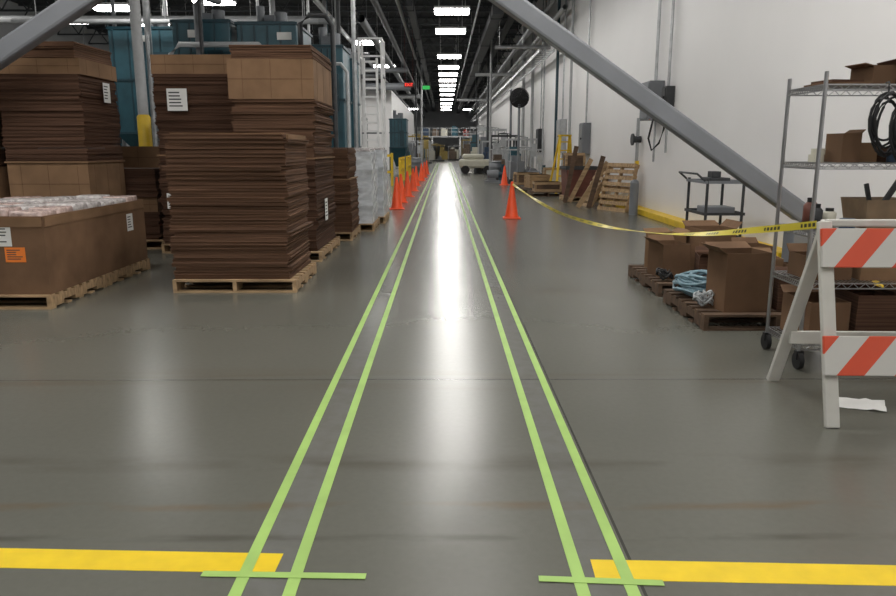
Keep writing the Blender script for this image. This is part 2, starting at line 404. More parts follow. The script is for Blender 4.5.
# ---------------------------------------------------------------- cones
def make_cone(loc,s,label,group):
    e=empty("traffic_cone",loc,random.uniform(-.2,.2),label,"traffic cone",group)
    b=MB(); w=.21*s; b.box((-w,-w,0),(w,w,.03*s)); 
    b.obj("cone_base",ORG,e,bevel=.01)
    c=MB(); c.lathe([(.175*s,.03*s),(.17*s,.05*s),(.155*s,.07*s),(.032*s,.86*s),(.026*s,.88*s),(.001,.88*s)],(0,0,0),24); c.obj("cone_body",ORG,e)
    return e
cR=make_cone((1.47,15.9,0),.90,"bright orange traffic cone holding up yellow caution tape","cones on open floor")
cL=make_cone((-1.18,18.4,0),.90,"bright orange traffic cone beside the pallet row","cones along the aisle")
for x,y in ((-1.2,20.6),(-1.15,23.2),(-1.1,26.2),(-1.12,29.8),(-1.05,34.5),(-1.02,38.5),(-1.0,43)): dup(cL,(x,y,0),random.uniform(-.3,.3))
dup(cL,(2.50,30.5,0),.1,"orange traffic cone near the pipework")

# ---------------------------------------------------------------- braces
def brace(p,q,label):
    p=Vector(p);q=Vector(q);e=empty("diagonal_brace",p,0,label,"steel brace","diagonal braces")
    MB().bar((0,0,0),q-p,.22,.235).obj("brace_tube",BRACE,e,bevel=.035)
    d=(q-p).normalized()
    MB().bar(d*-.1,d*.25,.03,.20).obj("gusset_plate",BRACE,e)
brace((4.62,9.4,.665),(-1.35,9.4,4.686),"heavy grey steel diagonal brace rising from the wall")
brace((-9.3,9.4,.30),(-1.95,9.4,4.71),"heavy grey steel diagonal brace crossing above cartons")
MB().box((4.46,9.25,0),(4.74,9.55,.5)).obj("brace_footing",BRACE,bevel=.01,label="grey steel footing at the end of the brace",category="steel footing",group="brace footings")
MB().box((-9.65,9.2,0),(-9.15,9.6,.1)).obj("brace_footing",BRACE,bevel=.01,label="grey steel footing at the end of the brace",category="steel footing",group="brace footings")
MB().box((-1.95,9.25,4.8),(-1.35,9.55,5.15)).box((-1.75,9.3,5.15),(-1.55,9.5,ZC-.005)).obj("brace_hanger",BRACE,label="steel hanger joining the two diagonal braces overhead",category="steel hanger")

# ---------------------------------------------------------------- columns
for x,y in ((-5.98,15),(-5.98,27),(-5.98,39),(-12.6,9.4),(-12.6,21),(-12.6,33)):
    e=empty("steel_column",(x,y,0),0,"slim white steel column with yellow lower sleeve","column","building columns")
    MB().cyl((0,0,0),(0,0,ZC-.005),.10,20).obj("column_shaft",PIPEW,e)
    MB().lathe([(.13,0),(.13,2.1),(.10,2.15)],(0,0,0),20).obj("yellow_guard",YEL,e)

# ---------------------------------------------------------------- lights
fx=empty("ceiling_light",(0.3,28.8,6.5),0,"bright rectangular high bay light fixture hung on wires","ceiling light","high bay lights")
b=MB(); b.box((-.66,-.50,.01),(.66,.50,.09)); 
for a in(-.5,.5): b.cyl((a,0,.09),(a,0,ZC-6.505),.008,6)
b.obj("fixture_housing",WHITE,fx)
b=MB(); n=8
vs=[];
for k in range(n+1):
    t=math.pi*k/n; vs+= [(-.63,-.46*math.cos(t),.01-.12*math.sin(t)),(.63,-.46*math.cos(t),.01-.12*math.sin(t))]
b.add(vs,[(2*k,2*k+2,2*k+3,2*k+1) for k in range(n)]); b.add([vs[2*k] for k in range(n+1)],[list(range(n+1))]); b.add([vs[2*k+1] for k in range(n+1)],[list(range(n+1))[::-1]])
b.obj("lamp_panel",LAMP,fx)
spots=[(.3,y) for y in (-5,0,5,9.2,14.8,19.4,24,33.5,42.5,48,52.5,57,61.5,66,72,79,86,93,100)]  # nearest ones, above and behind the camera, are unseen fill added for ambience
spots+=[(3.2,y) for y in (-2,6.5)]  # added fill fixtures around the camera, outside the view
spots+=[(-4,y) for y in (-2,6.5)]  # likewise added out of view to raise the ambient light
spots+=[(-3.7,37),(-3.7,47.5),(-4,98),(3.2,99)]  # last pair added to brighten the dark aisle end
spots+=[(-8,y) for y in (-3,1,6,20,27,34,44,95)]  # nearest entries are added ambient fill, out of view around the camera
spots+=[(-12.0,y) for y in (14,28.2,31.5,37.5,47)]
spots+=[(-15,y) for y in (2,22,31,41,55,70)]
for x,y in spots: dup(fx,(x,y,6.5))

# ---------------------------------------------------------------- roof joists & services
b=MB(); x0,x1=XL,XW
b.box((x0,-.06,.9),(x1,.06,.99)); b.box((x0,-.05,0),(x1,.05,.08))
k=0; x=x0
while x<x1-.6:
    b.bar((x,0,.06 if k%2==0 else .92),(x+.6,0,.92 if k%2==0 else .06),.05,.05); x+=.6;k+=1
JM=mat("joist_paint",(.045,.05,.055),.6,var=.2)
jm=b.mesh("roof_joist",[JM])
for i in range(26):
    o=bpy.data.objects.new("roof_joist",jm); C.objects.link(o); o.location=(0,18+i*3.7,ZC-1.0)
    props(o,"dark open-web steel roof joist spanning the hall","roof joist","roof joists")
def run(name,pts,r,m,label,cat="pipe",group="overhead pipes",hang=()):
    b=MB().tube(pts,r,10)
    for (hx,hy,hz) in hang: b.cyl((hx,hy,hz),(hx,hy,ZC-.01),.012,6)
    b.obj(name,m,label=label,category=cat,group=group)
for x,z,r,m in ((4.4,6.5,.1,PIPEW),(4.1,6.9,.07,STEEL),(3.5,6.2,.12,GREYP),(3.1,7.3,.16,DARK),(2.6,7.4,.1,DARK),(-2.6,6.9,.13,DARK),(-3.0,6.1,.15,GREYP),(-4.7,6.8,.1,PIPEW),(-1.9,7.4,.08,PIPEW),(1.5,7.5,.05,STEEL)):
    run("overhead_pipe",[(x,28,z),(x,60,z),(x,YF-.02,z)],r,m,"long straight service pipe running below the roof",hang=[(x,y,z+r) for y in range(30,115,12)])
for xa,xb,z in ((-1.45,-1.22,6.9),(1.9,2.3,6.6)):
    b=MB().box((xa,30,z),(xb,YF-2,z+.38))
    for y in range(31,112,8): b.box((xa-.03,y,z-.03),(xb+.03,y+.06,z+.41)); b.cyl(((xa+xb)/2,y,z+.38),((xa+xb)/2,y,ZC-.01),.012,6)
    b.obj("air_duct",DARK,label="long dark rectangular air duct below the roof",category="duct",group="air ducts")
b=MB(); b.box((3.75,30,5.2),(3.79,110,5.32)); b.box((4.31,30,5.2),(4.35,110,5.32))
for i in range(120): b.box((3.79,30+i*.66,5.2),(4.31,30.05+i*.66,5.23))
b.obj("cable_tray",STEEL,label="ladder style steel cable tray hung along the wall",category="cable tray")
for y,z,r,m,x0,x1 in ((24,5.4,.12,PIPEW,-20,-3.5),(30,5.0,.2,STEEL,-20,-3.5),(36,5.7,.2,GREYP,-18,-3.5),(26,4.6,.08,TEAL,-12,-3.5),(21.5,4.95,.07,PIPEW,-12,-3.5),(16.8,4.75,.06,DARK,-12,-2.9),
     (33,5.75,.08,STEEL,2.2,4.6),(40,5.5,.14,GREYP,-8,-1.9),(46,5.85,.10,PIPEW,1.9,4.6),(50.5,5.5,.25,GREYP,-8,-2.2),(63,5.7,.18,STEEL,-8,-1.8),(69,5.8,.12,PIPEW,1.2,4.6)):
    run("cross_pipe",[(x0,y,z),((x0+x1)/2,y,z),(x1,y,z)],r,m,"horizontal service pipe crossing above the machines",hang=[(x0+(x1-x0)*t,y,z+r*.9) for t in (.08,.5,.95)])
for x,y in ((-2.45,20.9),(-3.05,22.3),(-5,20.8),(-6.6,21.1),(-9,25),(-10.5,24.6),(-4.0,22.8),(-7.3,19),(-5.4,17.1),(-4.4,31.5),
            (2.6,42),(2.9,49.5),(2.7,62),(-1.9,51.5),(-1.8,61)):
    run("drop_pipe",[(x,y,0),(x,y,4),(x,y,ZC-.01)],random.choice((.04,.06,.08)),random.choice((PIPEW,GREYP,DARK,STEEL)),"vertical service pipe dropping from the roof")
for pts,r,m in (([(-6.2,17.4,0),(-6.2,17.4,3.6),(-6.0,17.4,3.8),(-4.2,17.4,3.8),(-4.0,17.4,3.6),(-4.0,17.4,0)],.06,PIPEW),
                ([(-5.6,17.6,0),(-5.6,17.6,4.7),(-5.5,17.7,4.9),(-5.4,18.6,4.95)],.09,GREYP),
                ([(-3.3,17.7,0),(-3.3,17.7,4.3),(-3.1,17.8,4.5),(-2.75,17.9,4.5),(-2.6,18,4.3),(-2.6,18,0)],.06,DARK),
                ([(-2.9,18.5,0),(-2.9,18.5,3.4),(-2.7,18.5,3.5),(-2.5,18.5,3.5),(-2.35,18.5,3.3),(-2.35,18.5,0)],.045,PIPEW)):
    run("process_pipe",pts,r,m,"bent process pipe rising beside the teal housings","pipe","process pipes")

# ---------------------------------------------------------------- teal machines
def housing(x0,x1,y0,y1,zt,label,lab=(.3,.7),plate=True,zb=1.9):
    cx,cy=(x0+x1)/2,(y0+y1)/2; hx,hy=(x1-x0)/2,(y1-y0)/2
    e=empty("process_housing",(cx,cy,0),0,label,"industrial machine","teal process housings")
    b=MB(); b.box((-hx,-hy,zb),(hx,hy,zt)); b.obj("housing_body",TEAL,e,bevel=.03)
    for z in (zb,(zb+zt)/2,zt-.08):
        MB().box((-hx-.03,-hy-.03,z),(hx+.03,hy+.03,z+.06)).obj("flange_band",TEAL_D,e)
    b=MB(); vs=[(-hx,-hy,zb),(hx,-hy,zb),(hx,hy,zb),(-hx,hy,zb),(-.2,-.2,zb-1.1),(.2,-.2,zb-1.1),(.2,.2,zb-1.1),(-.2,.2,zb-1.1)]
    b.add(vs,[(0,1,5,4),(1,2,6,5),(2,3,7,6),(3,0,4,7),(4,5,6,7)]); b.obj("hopper",TEAL,e)
    for ax in(-1,1):
        for ay in (-1,1): MB().box((ax*hx*.95-.05,ay*hy*.95-.05,0),(ax*hx*.95+.05,ay*hy*.95+.05,zb)).obj("leg",TEAL_D,e)
    b=MB(); b.cyl((hx*.2,0,zt),(hx*.2,0,zt+.35),.16); b.cyl((-hx*.5,0,zt),(-hx*.5,0,zt+.5),.1); b.box((-.2,-.3,zt),(.05,.1,zt+.25)); b.obj("top_duct",GREYP,e)
    b=MB()
    for k in range(4): b.box((-hx+.1+k*(2*hx-.2)/4,-hy-.025,zb+.1),(-hx+.14+k*(2*hx-.2)/4,-hy,zt-.1))
    b.obj("stiffener_rib",TEAL_D,e)
    if plate:
        a,c=lab; MB().box((-.17+hx*(a-.3),-hy-.035,zt-.42),(.17+hx*(a-.3),-hy-.03,zt-.25)).obj("white_plate",LABEL,e)
    b=MB(); b.box((hx*.2,-hy-.05,zt-1.6),(hx*.7,-hy,zt-.7)); b.cyl((hx*.6,-hy-.09,zt-1.2),(hx*.6,-hy-.05,zt-1.2),.03); b.obj("access_door",TEAL_D,e)
    return e
housing(-6.35,-5.0,18,20,4.45,"boxy teal process housing on legs with top ducts",(.1,0))
housing(-4.85,-3.45,18,20,4.4,"boxy teal process housing on legs with top ducts",(.9,0))
housing(-9.6,-7.6,22,24,4.9,"boxy teal process housing on legs with top ducts",(.3,0))
housing(-3.28,-2.5,18.9,20.3,4.0,"narrow teal process housing with piping alongside",plate=False,zb=1.3)
housing(-3.55,-2.75,23.4,24.6,4.2,"narrow teal process housing with piping alongside",plate=False,zb=1.5)
housing(-3.2,-2.2,44,46,3.2,"narrow teal process housing with piping alongside",plate=False,zb=1.5)
# access ladder tower
e=empty("access_ladder",(-2.60,27.5,0),0,"pale steel access ladder tower with railed platform","ladder")
for ax in(-.4,.4):
    for ay in(-.5,.5): MB().box((ax-.04,ay-.04,0),(ax+.04,ay+.04,5.3)).obj("post",WHITE,e)
b=MB(); b.box((-.27,-.62,0),(-.19,-.50,4.6)); b.box((.19,-.62,0),(.27,-.50,4.6))
for i in range(15): b.box((-.19,-.60,.25+i*.3),(.19,-.52,.32+i*.3))
b.obj("rungs",WHITE,e)
b=MB(); b.box((-.45,-.5,4.0),(.45,.55,4.06)); b.box((-.45,-.5,2.0),(.45,-.46,2.05)); b.obj("platform",GREYP,e)
b=MB(); 
for z in (4.65,5.25): b.box((-.43,-.53,z),(.43,-.49,z+.06)); b.box((.38,-.5,z),(.42,.5,z+.06)); b.box((-.42,-.5,z),(-.38,.5,z+.06))
b.obj("handrail",WHITE,e)
def rail(x,y0,y1,label="yellow steel guard rail beside the aisle"):
    e=empty("guard_rail",(x,y0,0),0,label,"guard rail","yellow guard rails"); L=y1-y0
    for k in range(3): MB().box((-.05,L*k/2-.05,0),(.05,L*k/2+.05,1.1)).obj("post",YEL,e)
    for z in(.5,.95): MB().box((-.03,0,z),(.03,L,z+.1)).obj("rail_beam",YEL,e)
rail(-1.9,32,35);rail(-1.9,38,42)
e=empty("guard_rail",(-3.4,30,0),-math.pi/2,"yellow steel guard rail beside the aisle","guard rail","yellow guard rails")
for k in range(3): MB().box((-.05,k*.65-.05,0),(.05,k*.65+.05,1.3)).obj("post",YEL,e)
for z in(.5,1.15): MB().box((-.03,0,z),(.03,1.3,z+.1)).obj("rail_beam",YEL,e)

# ---------------------------------------------------------------- low dense machinery (far)
def skid(x,y,w,d,h,m,label,m2=STEEL,m3=GREYP):
    e=empty("process_skid",(x,y,0),random.uniform(-.05,.05),label,"industrial machine","process skids")
    MB().box((-w/2,-d/2,0),(w/2,d/2,.15)).obj("base_frame",DARK,e)
    MB().box((-w*.45,-d*.3,.15),(-w*.02,d*.35,h*.62)).box((-w*.4,-d*.2,h*.62),(-w*.12,d*.2,h*.78)).obj("machine_cabinet",m,e,bevel=.03)
    b=MB(); b.cyl((w*.25,-d*.3,.45),(w*.25,d*.1,.45),.17,14); b.cyl((w*.25,d*.1,.45),(w*.25,d*.3,.45),.1); b.box((w*.12,-d*.25,.15),(w*.38,d*.2,.32)); b.obj("motor",m3,e)
    b=MB(); b.tube([(w*.25,d*.3,.45),(w*.25,d*.35,.9),(w*.25,d*.35,h),(0,d*.2,h+.05),(-w*.2,0,h),(-w*.2,0,h*.75)],.04); b.tube([(-w*.02,-d*.2,.6),(w*.1,-d*.25,.6),(w*.1,-d*.25,h*1.0)],.03); b.obj("pipework",m2,e)
    b=MB(); b.box((w*.3,-d*.45,h*.55),(w*.48,-d*.35,h*.85)); b.box((w*.38,-d*.42,.15),(w*.41,-d*.38,h*.55)); b.obj("control_box",m2,e)
    b=MB()
    for ax in (-.48,.48):
        for ay in (-.48,.48): b.box((ax*w-.02,ay*d-.02,.15),(ax*w+.02,ay*d+.02,h*.95))
        b.box((ax*w-.02,-.48*d,h*.93),(ax*w+.02,.48*d,h*.97))
    for ay in(-.48,.48): b.box((-.48*w,ay*d-.02,h*.93),(.48*w,ay*d+.02,h*.97))
    b.obj("tube_frame",m2,e)
skid(3.6,33.2,1.5,1.4,1.5,GREYP,"low grey machine skid with frame and pipework",PIPEW)
skid(3.7,35.8,1.4,1.4,2.0,TEAL,"low teal machine skid with frame and pipework",PIPEW)
skid(3.2,39,1.5,1.4,1.5,BROWNM,"low brown machine skid with frame and pipework",STEEL)
skid(3.5,43.5,1.6,1.6,2.3,STEEL,"steel machine skid with frame and pipework",DARK,TEAL)
skid(3.2,47.3,1.6,1.6,2.0,BLUEP,"low blue machine skid with frame and pipework",PIPEW)
skid(3.4,53,2.0,2,2.9,GREYP,"grey machine skid with frame and pipework",PIPEW,OLIVE)
skid(3.0,58,2.0,2,2.0,CREAM,"low cream machine skid with frame and pipework",DARK)
skid(3.3,66,2.0,2,3.4,TEAL,"tall teal machine skid with frame and pipework",PIPEW)
skid(2.9,76,2.2,2,2.4,BROWNM,"low brown machine skid with frame and pipework",OLIVE)
skid(3.2,83,2.2,2,3.2,GREYP,"grey machine skid with frame and pipework",PIPEW)
skid(-2.5,56,1.6,1.8,2.0,TEAL,"low teal machine skid with frame and pipework")
skid(-2.3,64,2,2,2.6,GREYP,"grey machine skid with frame and pipework",OLIVE)
skid(-2.2,74,2,2,2.2,BROWNM,"low brown machine skid with frame and pipework",PIPEW)
skid(-1.0,86,2.2,2,1.9,CREAM,"low cream machine skid with frame and pipework",OLIVE)
skid(1.6,92,2.2,2,1.8,BROWNM,"low brown machine skid with frame and pipework",PIPEW)
skid(-2.4,95,2.2,2,2.4,TEAL,"low teal machine skid with frame and pipework",PIPEW)
skid(-4.7,36,2,2,3.0,GREYP,"grey machine skid with frame and pipework")
dr=empty("steel_drum",(2.5,36,0),0,"closed steel drum standing by the machines","drum","steel drums")
b=MB().lathe([(.001,0),(.28,0),(.28,.28),(.295,.3),(.28,.32),(.28,.56),(.295,.58),(.28,.60),(.28,.86),(.001,.86)],(0,0,0),20); b.obj("drum_body",GREYP,dr)
MB().lathe([(.285,.84),(.30,.84),(.30,.88),(.27,.88),(.27,.865)],(0,0,0),20).obj("rim",STEEL,dr)
for x,y in ((2.5,36.7),(2.1,45.3),(-1.9,48.5),(-1.8,49.3),(1.7,60)): dup(dr,(x,y,0),.2)
e=empty("utility_cart",(1.95,44,0),0,"low cream enamel utility vehicle parked by the aisle","utility cart")
b=MB(); b.box((-1.05,-.7,.35),(.9,.7,.85)); b.box((-.85,-.6,.85),(.4,.6,1.15)); b.obj("cart_body",CREAM,e,bevel=.12)
for ax in(-.7,.6):
    for ay in(-.7,.55): MB().cyl((ax,ay,.25),(ax,ay+.15,.25),.25,18).obj("wheel",BLACK,e)
MB().tube([(.45,0,.8),(.6,0,1.2),(.6,.2,1.25)],.03).obj("handle",DARK,e)
# mezzanine at end
e=empty("mezzanine",(0,104,0),0,"steel mezzanine platform with railing at the end of the hall","mezzanine")
MB().box((-8,-3,2.9),(4.6,6,3.1)).obj("deck",PIPEW,e)
for x in(-7.5,-3.8,-1.6,2.2,4.4): MB().box((x-.1,-2.9,0),(x+.1,-2.7,2.9)).obj("post",WHITE,e)
b=MB(); 
for z in(3.6,4.1): b.box((-8,-3,z),(4.6,-2.95,z+.06))
for i in range(13): b.box((-8+i,-3,3.1),(-7.94+i,-2.95,4.16))
b.obj("railing",PIPEW,e)
for x,m,h in ((-3,BLUEP,1.0),(-1.6,BROWNM,.8),(-.4,CREAM,.9),(1.0,TEAL,1.2),(2.6,REDP,.7)):
    q=MB(); q.box((x,103,3.1),(x+.9,104,3.1+h)); q.box((x+.1,103.2,3.1+h),(x+.6,103.8,3.3+h)); q.obj("equipment_cabinet",m,label="coloured equipment cabinet standing on the mezzanine deck",category="cabinet",group="mezzanine cabinets")
for x,m,h in ((-2.9,CREAM,1.6),(-.6,OLIVE,1.1),(.9,CREAM,1.3),(3.0,TEAL,1.9)):
    q=MB(); q.box((x,100,0),(x+1.1,100.8,h)); q.box((x+.2,99.95,h*.4),(x+.8,100,h*.8)); q.box((x+.1,100.1,h),(x+.5,100.6,h+.3)); q.obj("equipment_cabinet",m,label="equipment cabinet standing on the floor at the hall end",category="cabinet",group="hall end cabinets")
# signs
e=empty("exit_sign",(-1.75,38,4.6),0,"lit red exit sign hung over the aisle edge","exit sign")
b=MB(); b.box((-.23,-.03,-.12),(.23,.03,.12)); b.cyl((-.2,0,.12),(-.2,0,ZC-4.61),.008,6); b.cyl((.2,0,.12),(.2,0,ZC-4.61),.008,6); b.obj("sign_body",mat("sign_dark",(.1,.01,.01),.5),e)
text("EXIT",.2,emis("exit_red",(1,.04,.02),1.6),e,(0,-.034,0),(math.pi/2,0,0))
e=empty("hanging_sign",(-.98,42,4.78),0,"small lit green sign hung over the aisle","hanging sign")
b=MB(); b.box((-.22,-.03,-.12),(.22,.03,.12)); b.cyl((-.2,0,.12),(-.2,0,ZC-4.79),.008,6); b.cyl((.2,0,.12),(.2,0,ZC-4.79),.008,6); b.obj("sign_frame",DARK,e)
MB().box((-.2,-.036,-.10),(.2,-.031,.10)).obj("sign_face",emis("sign_green",(.04,.5,.10),.7),e)

# ---------------------------------------------------------------- right wall fittings
def wall_panel(y,z0,z1,w,m,label,dp=.25):
    e=empty("control_panel",(XW-.004,y,z0),0,label,"electrical panel","wall control panels")
    MB().box((-dp,-w/2,0),(0,w/2,z1-z0)).obj("panel_body",m,e,bevel=.01)
    MB().box((-dp-.02,-w/2+.04,.04),(-dp,w/2-.04,z1-z0-.04)).obj("panel_door",m,e)
    b=MB(); b.cyl((-dp-.05,-w*.2,(z1-z0)*.5),(-dp-.02,-w*.2,(z1-z0)*.5),.03,10); b.obj("knob",BLACK,e)
    for pts,r in (([(-.1,0,z1-z0),(-.1,0,(ZC-z0)*.6),(-.1,0,ZC-z0-.01)],.03),([(-.06,w*.3,z1-z0),(-.06,w*.3,ZC-z0-.01)],.02),([(-.1,-w*.2,0),(-.1,-w*.2,-.9)],.025)):
        MB().tube(pts,r).obj("conduit",STEEL,e)
wall_panel(16.6,2.10,2.92,.70,GREYP,"grey electrical disconnect panel with conduit on wall",.32)
wall_panel(15.65,2.30,2.75,.30,DARK,"small dark switch box with conduit on wall",.18)
MB().tube([(XW-.12,15.95,2.5),(XW-.3,15.95,2.1),(XW-.38,15.95,1.7),(XW-.3,15.95,1.45),(XW-.15,15.95,1.6),(XW-.06,15.95,1.9),(XW-.04,15.95,2.3)],.022).obj("hanging_cable",BLACK,label="black cable loop hanging beside the wall panel",category="cable")
e=empty("pipe_valve",(XW-.004,17.9,1.2),0,"short vertical pipe with dark valve on the wall","valve")
MB().tube([(-.1,0,.0),(-.1,0,.5),(-.1,0,1.0)],.04).obj("pipe",STEEL,e)
MB().cyl((-.2,0,.5),(-.02,0,.5),.08,14).cyl((-.24,0,.5),(-.2,0,.5),.14,16).obj("valve_body",DARK,e)
MB().box((-.13,-.05,-.12),(-.05,.05,.0)).obj("yellow_tag",YEL,e)
wall_panel(24.5,1.3,2.3,.7,GREYP,"grey electrical panel with conduit on the white wall")
wall_panel(29.4,1.3,2.6,.9,STEEL,"tall steel electrical panel on the white wall")
wall_panel(36,1.3,2.4,.9,DARK,"dark electrical panel on the white wall")
for y,r,m in ((27.6,.05,PIPEW),(31,.06,TEAL_D),(35,.04,STEEL),(39.5,.08,PIPEW),(44,.09,PIPEW),(52,.08,GREYP)):
    run("wall_pipe",[(XW-.12,y,.14),(XW-.12,y,4),(XW-.12,y,ZC-.01)],r,m,"vertical pipe fixed to the white wall","pipe","wall pipes")
# fan
e=empty("pedestal_fan",(3.0,30,0),0,"tall black industrial fan on a steel post","fan")
MB().cyl((0,0,0),(0,0,3.2),.05).cyl((0,0,0),(0,0,.05),.3).obj("post",GREYP,e)
b=MB(); 
for r in(.38,.3,.2,.1): b.tube([(r*math.cos(t*.2618),-.12+.08*(r/.38),3.45+r*math.sin(t*.2618)) for t in range(24)],.014,6,closed=True)
for k in range(16): t=k*math.pi/8; b.tube([(.06*math.cos(t),-.12,3.45+.06*math.sin(t)),(.38*math.cos(t),-.04,3.45+.38*math.sin(t))],.010,5)
b.obj("guard_cage",BLACK,e)
b=MB(); b.cyl((0,.12,3.45),(0,.16,3.45),.38,24).cyl((0,.16,3.45),(0,.4,3.45),.18,16); b.obj("fan_housing",BLACK,e)
b=MB(); b.cyl((0,-.08,3.45),(0,.1,3.45),.1)
for k in range(5): t=k*2*math.pi/5; b.bar((0,0,3.45),(.33*math.cos(t),0,3.45+.33*math.sin(t)),.02,.2,up=(0,1,.4))
b.obj("fan_blades",BLACK,e)

# ---------------------------------------------------------------- mid-right floor items
pallet(3.45,20.9,1.05,1.1,WOOD,label="wood pallet under a red-brown bulk bin")
e=empty("bulk_bin",(3.97,21.45,PH),0,"red-brown open bulk bin with dark rim","bulk bin")
b=MB(); b.add([(-.45,-.5,0),(.45,-.5,0),(.45,.5,0),(-.45,.5,0),(-.5,-.54,.8),(.5,-.54,.8),(.5,.54,.8),(-.5,.54,.8),(-.46,-.5,.8),(.46,-.5,.8),(.46,.5,.8),(-.46,.5,.8),(-.42,-.46,.1),(.42,-.46,.1),(.42,.46,.1),(-.42,.46,.1)],
 [(3,2,1,0),(0,1,5,4),(1,2,6,5),(2,3,7,6),(3,0,4,7),(4,5,9,8),(5,6,10,9),(6,7,11,10),(7,4,8,11),(8,9,13,12),(9,10,14,13),(10,11,15,14),(11,8,12,15),(12,13,14,15)])
b.obj("bin_body",REDB,e)
b=MB(); b.box((-.53,-.57,.76),(.53,-.54,.84)); b.box((.5,-.54,.76),(.53,.57,.84)); b.box((-.53,-.54,.76),(-.5,.57,.84)); b.box((-.5,.54,.76),(.5,.57,.84)); b.obj("rim",DARK,e)
def lean(x,y,ang,rz,wood,label):
    e=empty("pallet",(x,y,0),rz,label,"pallet","leaning wooden pallets"); R=Euler((0,-ang,0)).to_matrix()
    def bx(n,boxes):
        b=MB()
        for a,c in boxes: b.box(a,c)
        b.v=[tuple(R@Vector(v)) for v in b.v]; b.obj(n,wood,e)
    bx("top_deck",[((0,-.5,i*.155),(.02,.5,i*.155+.09)) for i in range(8)])
    for yy in(-.5,-.02,.46): bx("stringer",[((.02,yy,0),(.11,yy+.04,1.17))])
    bx("bottom_deck",[((.11,-.5,i*.27),(.13,.5,i*.27+.09)) for i in range(5)])
lean(4.05,17.8,-.24,.5,WOOD,"light wood pallet leaning against the white wall")
lean(3.68,19.4,-.46,.05,WOOD,"light wood pallet leaning on its edge")
for i,(x,y,h,t) in enumerate(((3.62,18.35,1.3,.35),(3.40,18.65,1.15,.75),(3.35,20.35,1.55,.30),(3.5,20.5,1.2,.6))):
    MB().bar((x,y,0.02),(x+t,y+.15,h),.12,.03,up=(0,1,0)).obj("wooden_board",WOOD if i%2 else WOOD_D,label="loose wooden board leaning beside the pallets",category="board",group="leaning boards")
def crate(x,y,z,w,d,h,m,label):
    e=empty("wooden_crate",(x,y,z),random.uniform(-.15,.15),label,"crate","wooden crates")
    MB().box((-w/2,-d/2,.0),(w/2,d/2,h)).obj("crate_body",m,e)
    b=MB(); 
    for zz in (.0,h-.08): b.box((-w/2-.02,-d/2-.02,zz),(w/2+.02,d/2+.02,zz+.08))
    for ax in(-1,1):
        for ay in(-1,1): b.box((ax*(w/2)-.035,ay*(d/2)-.035,.08),(ax*(w/2)+.035,ay*(d/2)+.035,h-.08))
    b.obj("crate_frame",WOOD,e)
for x,y in ((2.75,23.2),(2.75,25.6),(2.6,27.8)): pallet(x,y,1.1,1.1,WOOD_D,label="weathered wood pallet carrying equipment near the wall")
crate(3.3,23.7,PH,.8,.7,.30,WOOD_D,"small weathered wooden crate on a pallet")
crate(3.3,26.1,PH,.7,.7,.45,WOOD,"light wooden crate on a pallet")
crate(3.15,28.3,PH,.8,.7,.45,WOOD_D,"small weathered wooden crate on a pallet")
crate(4.1,23.4,0,.55,.6,1.35,WOOD_D,"tall dark wooden crate near the wall")
crate(4.0,26.9,0,.7,.7,.8,CREAM,"pale wooden crate near the wall")
for x,y in ((2.3,32.6),(3.9,30.9)):
    e=empty("pump_unit",(x,y,0),random.uniform(-.4,.4),"small pump and motor unit standing on the floor","pump","pump units")
    MB().box((-.5,-.25,0),(.5,.25,.1)).obj("base_plate",GREYP,e)
    MB().cyl((-.4,0,.35),(.1,0,.35),.2,16).box((-.35,-.15,.1),(0,.15,.25)).obj("motor",GREYP,e)
    MB().cyl((.1,0,.35),(.35,0,.35),.12,14).cyl((.28,0,.35),(.28,0,.8),.07,12).box((.12,-.12,.1),(.4,.12,.25)).obj("pump_head",TEAL_D,e)
e=empty("step_ladder",(3.95,25.0,0),.3,"yellow fibreglass step ladder standing folded near the wall","step ladder")
for sx_ in(-.25,.25):
    MB().bar((sx_*1.2,-.3,0),(sx_*.7+.12,0,1.9),.08,.04).obj("side_rail",YEL,e); MB().bar((sx_*1.2,.3,0),(sx_*.7+.12,.04,1.9),.06,.04).obj("rear_rail",YEL,e)
b=MB()
for i in range(6): z=.28+i*.28; t=z/1.9; b.box((-.28+.1*t+.12*t,-.3+.3*t-.04,z),(.28-.1*t+.12*t,-.3+.3*t+.04,z+.04))
b.box((-.1,-.08,1.88),(.32,.1,1.94)); b.obj("treads",YEL,e)
MB().cyl((4.32,16.7,0),(4.32,16.7,.72),.10,16).lathe([(.10,.72),(.085,.77),(.04,.8),(.001,.8)],(4.32,16.7,0),16).obj("bollard",GREYP,label="short grey round bollard by the wall",category="bollard")
# rolling cart by wall
e=empty("rolling_cart",(4.02,10.9,0),0,"dark steel rolling cart with open shelves by the wall","rolling cart")
for ax in(-.26,.26):
    for ay in(-.4,.4):
        MB().cyl((ax,ay,.12),(ax,ay,1.06),.022,8).obj("post",DARK,e)
        MB().cyl((ax-.02,ay,.07),(ax+.02,ay,.07),.07,14).obj("caster",BLACK,e)
for z in(.2,.55,1.0):
    b=MB(); b.box((-.3,-.42,z),(.3,-.4,z+.04));b.box((-.3,.4,z),(.3,.42,z+.04));b.box((-.3,-.4,z),(-.28,.4,z+.04));b.box((.28,-.4,z),(.3,.4,z+.04))
    for i in range(16): b.box((-.28,-.38+i*.05,z+.004),(.28,-.36+i*.05,z+.014))
    b.obj("wire_shelf",GREYP if z>.9 else DARK,e)
MB().tube([(-.3,-.4,1.04),(-.42,-.4,1.14),(-.42,.4,1.14),(-.3,.4,1.04)],.015).obj("push_handle",DARK,e)
MB().box((3.82,10.6,1.015),(4.12,10.95,1.08)).box((3.87,10.65,1.08),(4.0,10.85,1.17)).obj("instrument_box",DARK,bevel=.01,label="small dark instrument resting on the wire cart",category="instrument")
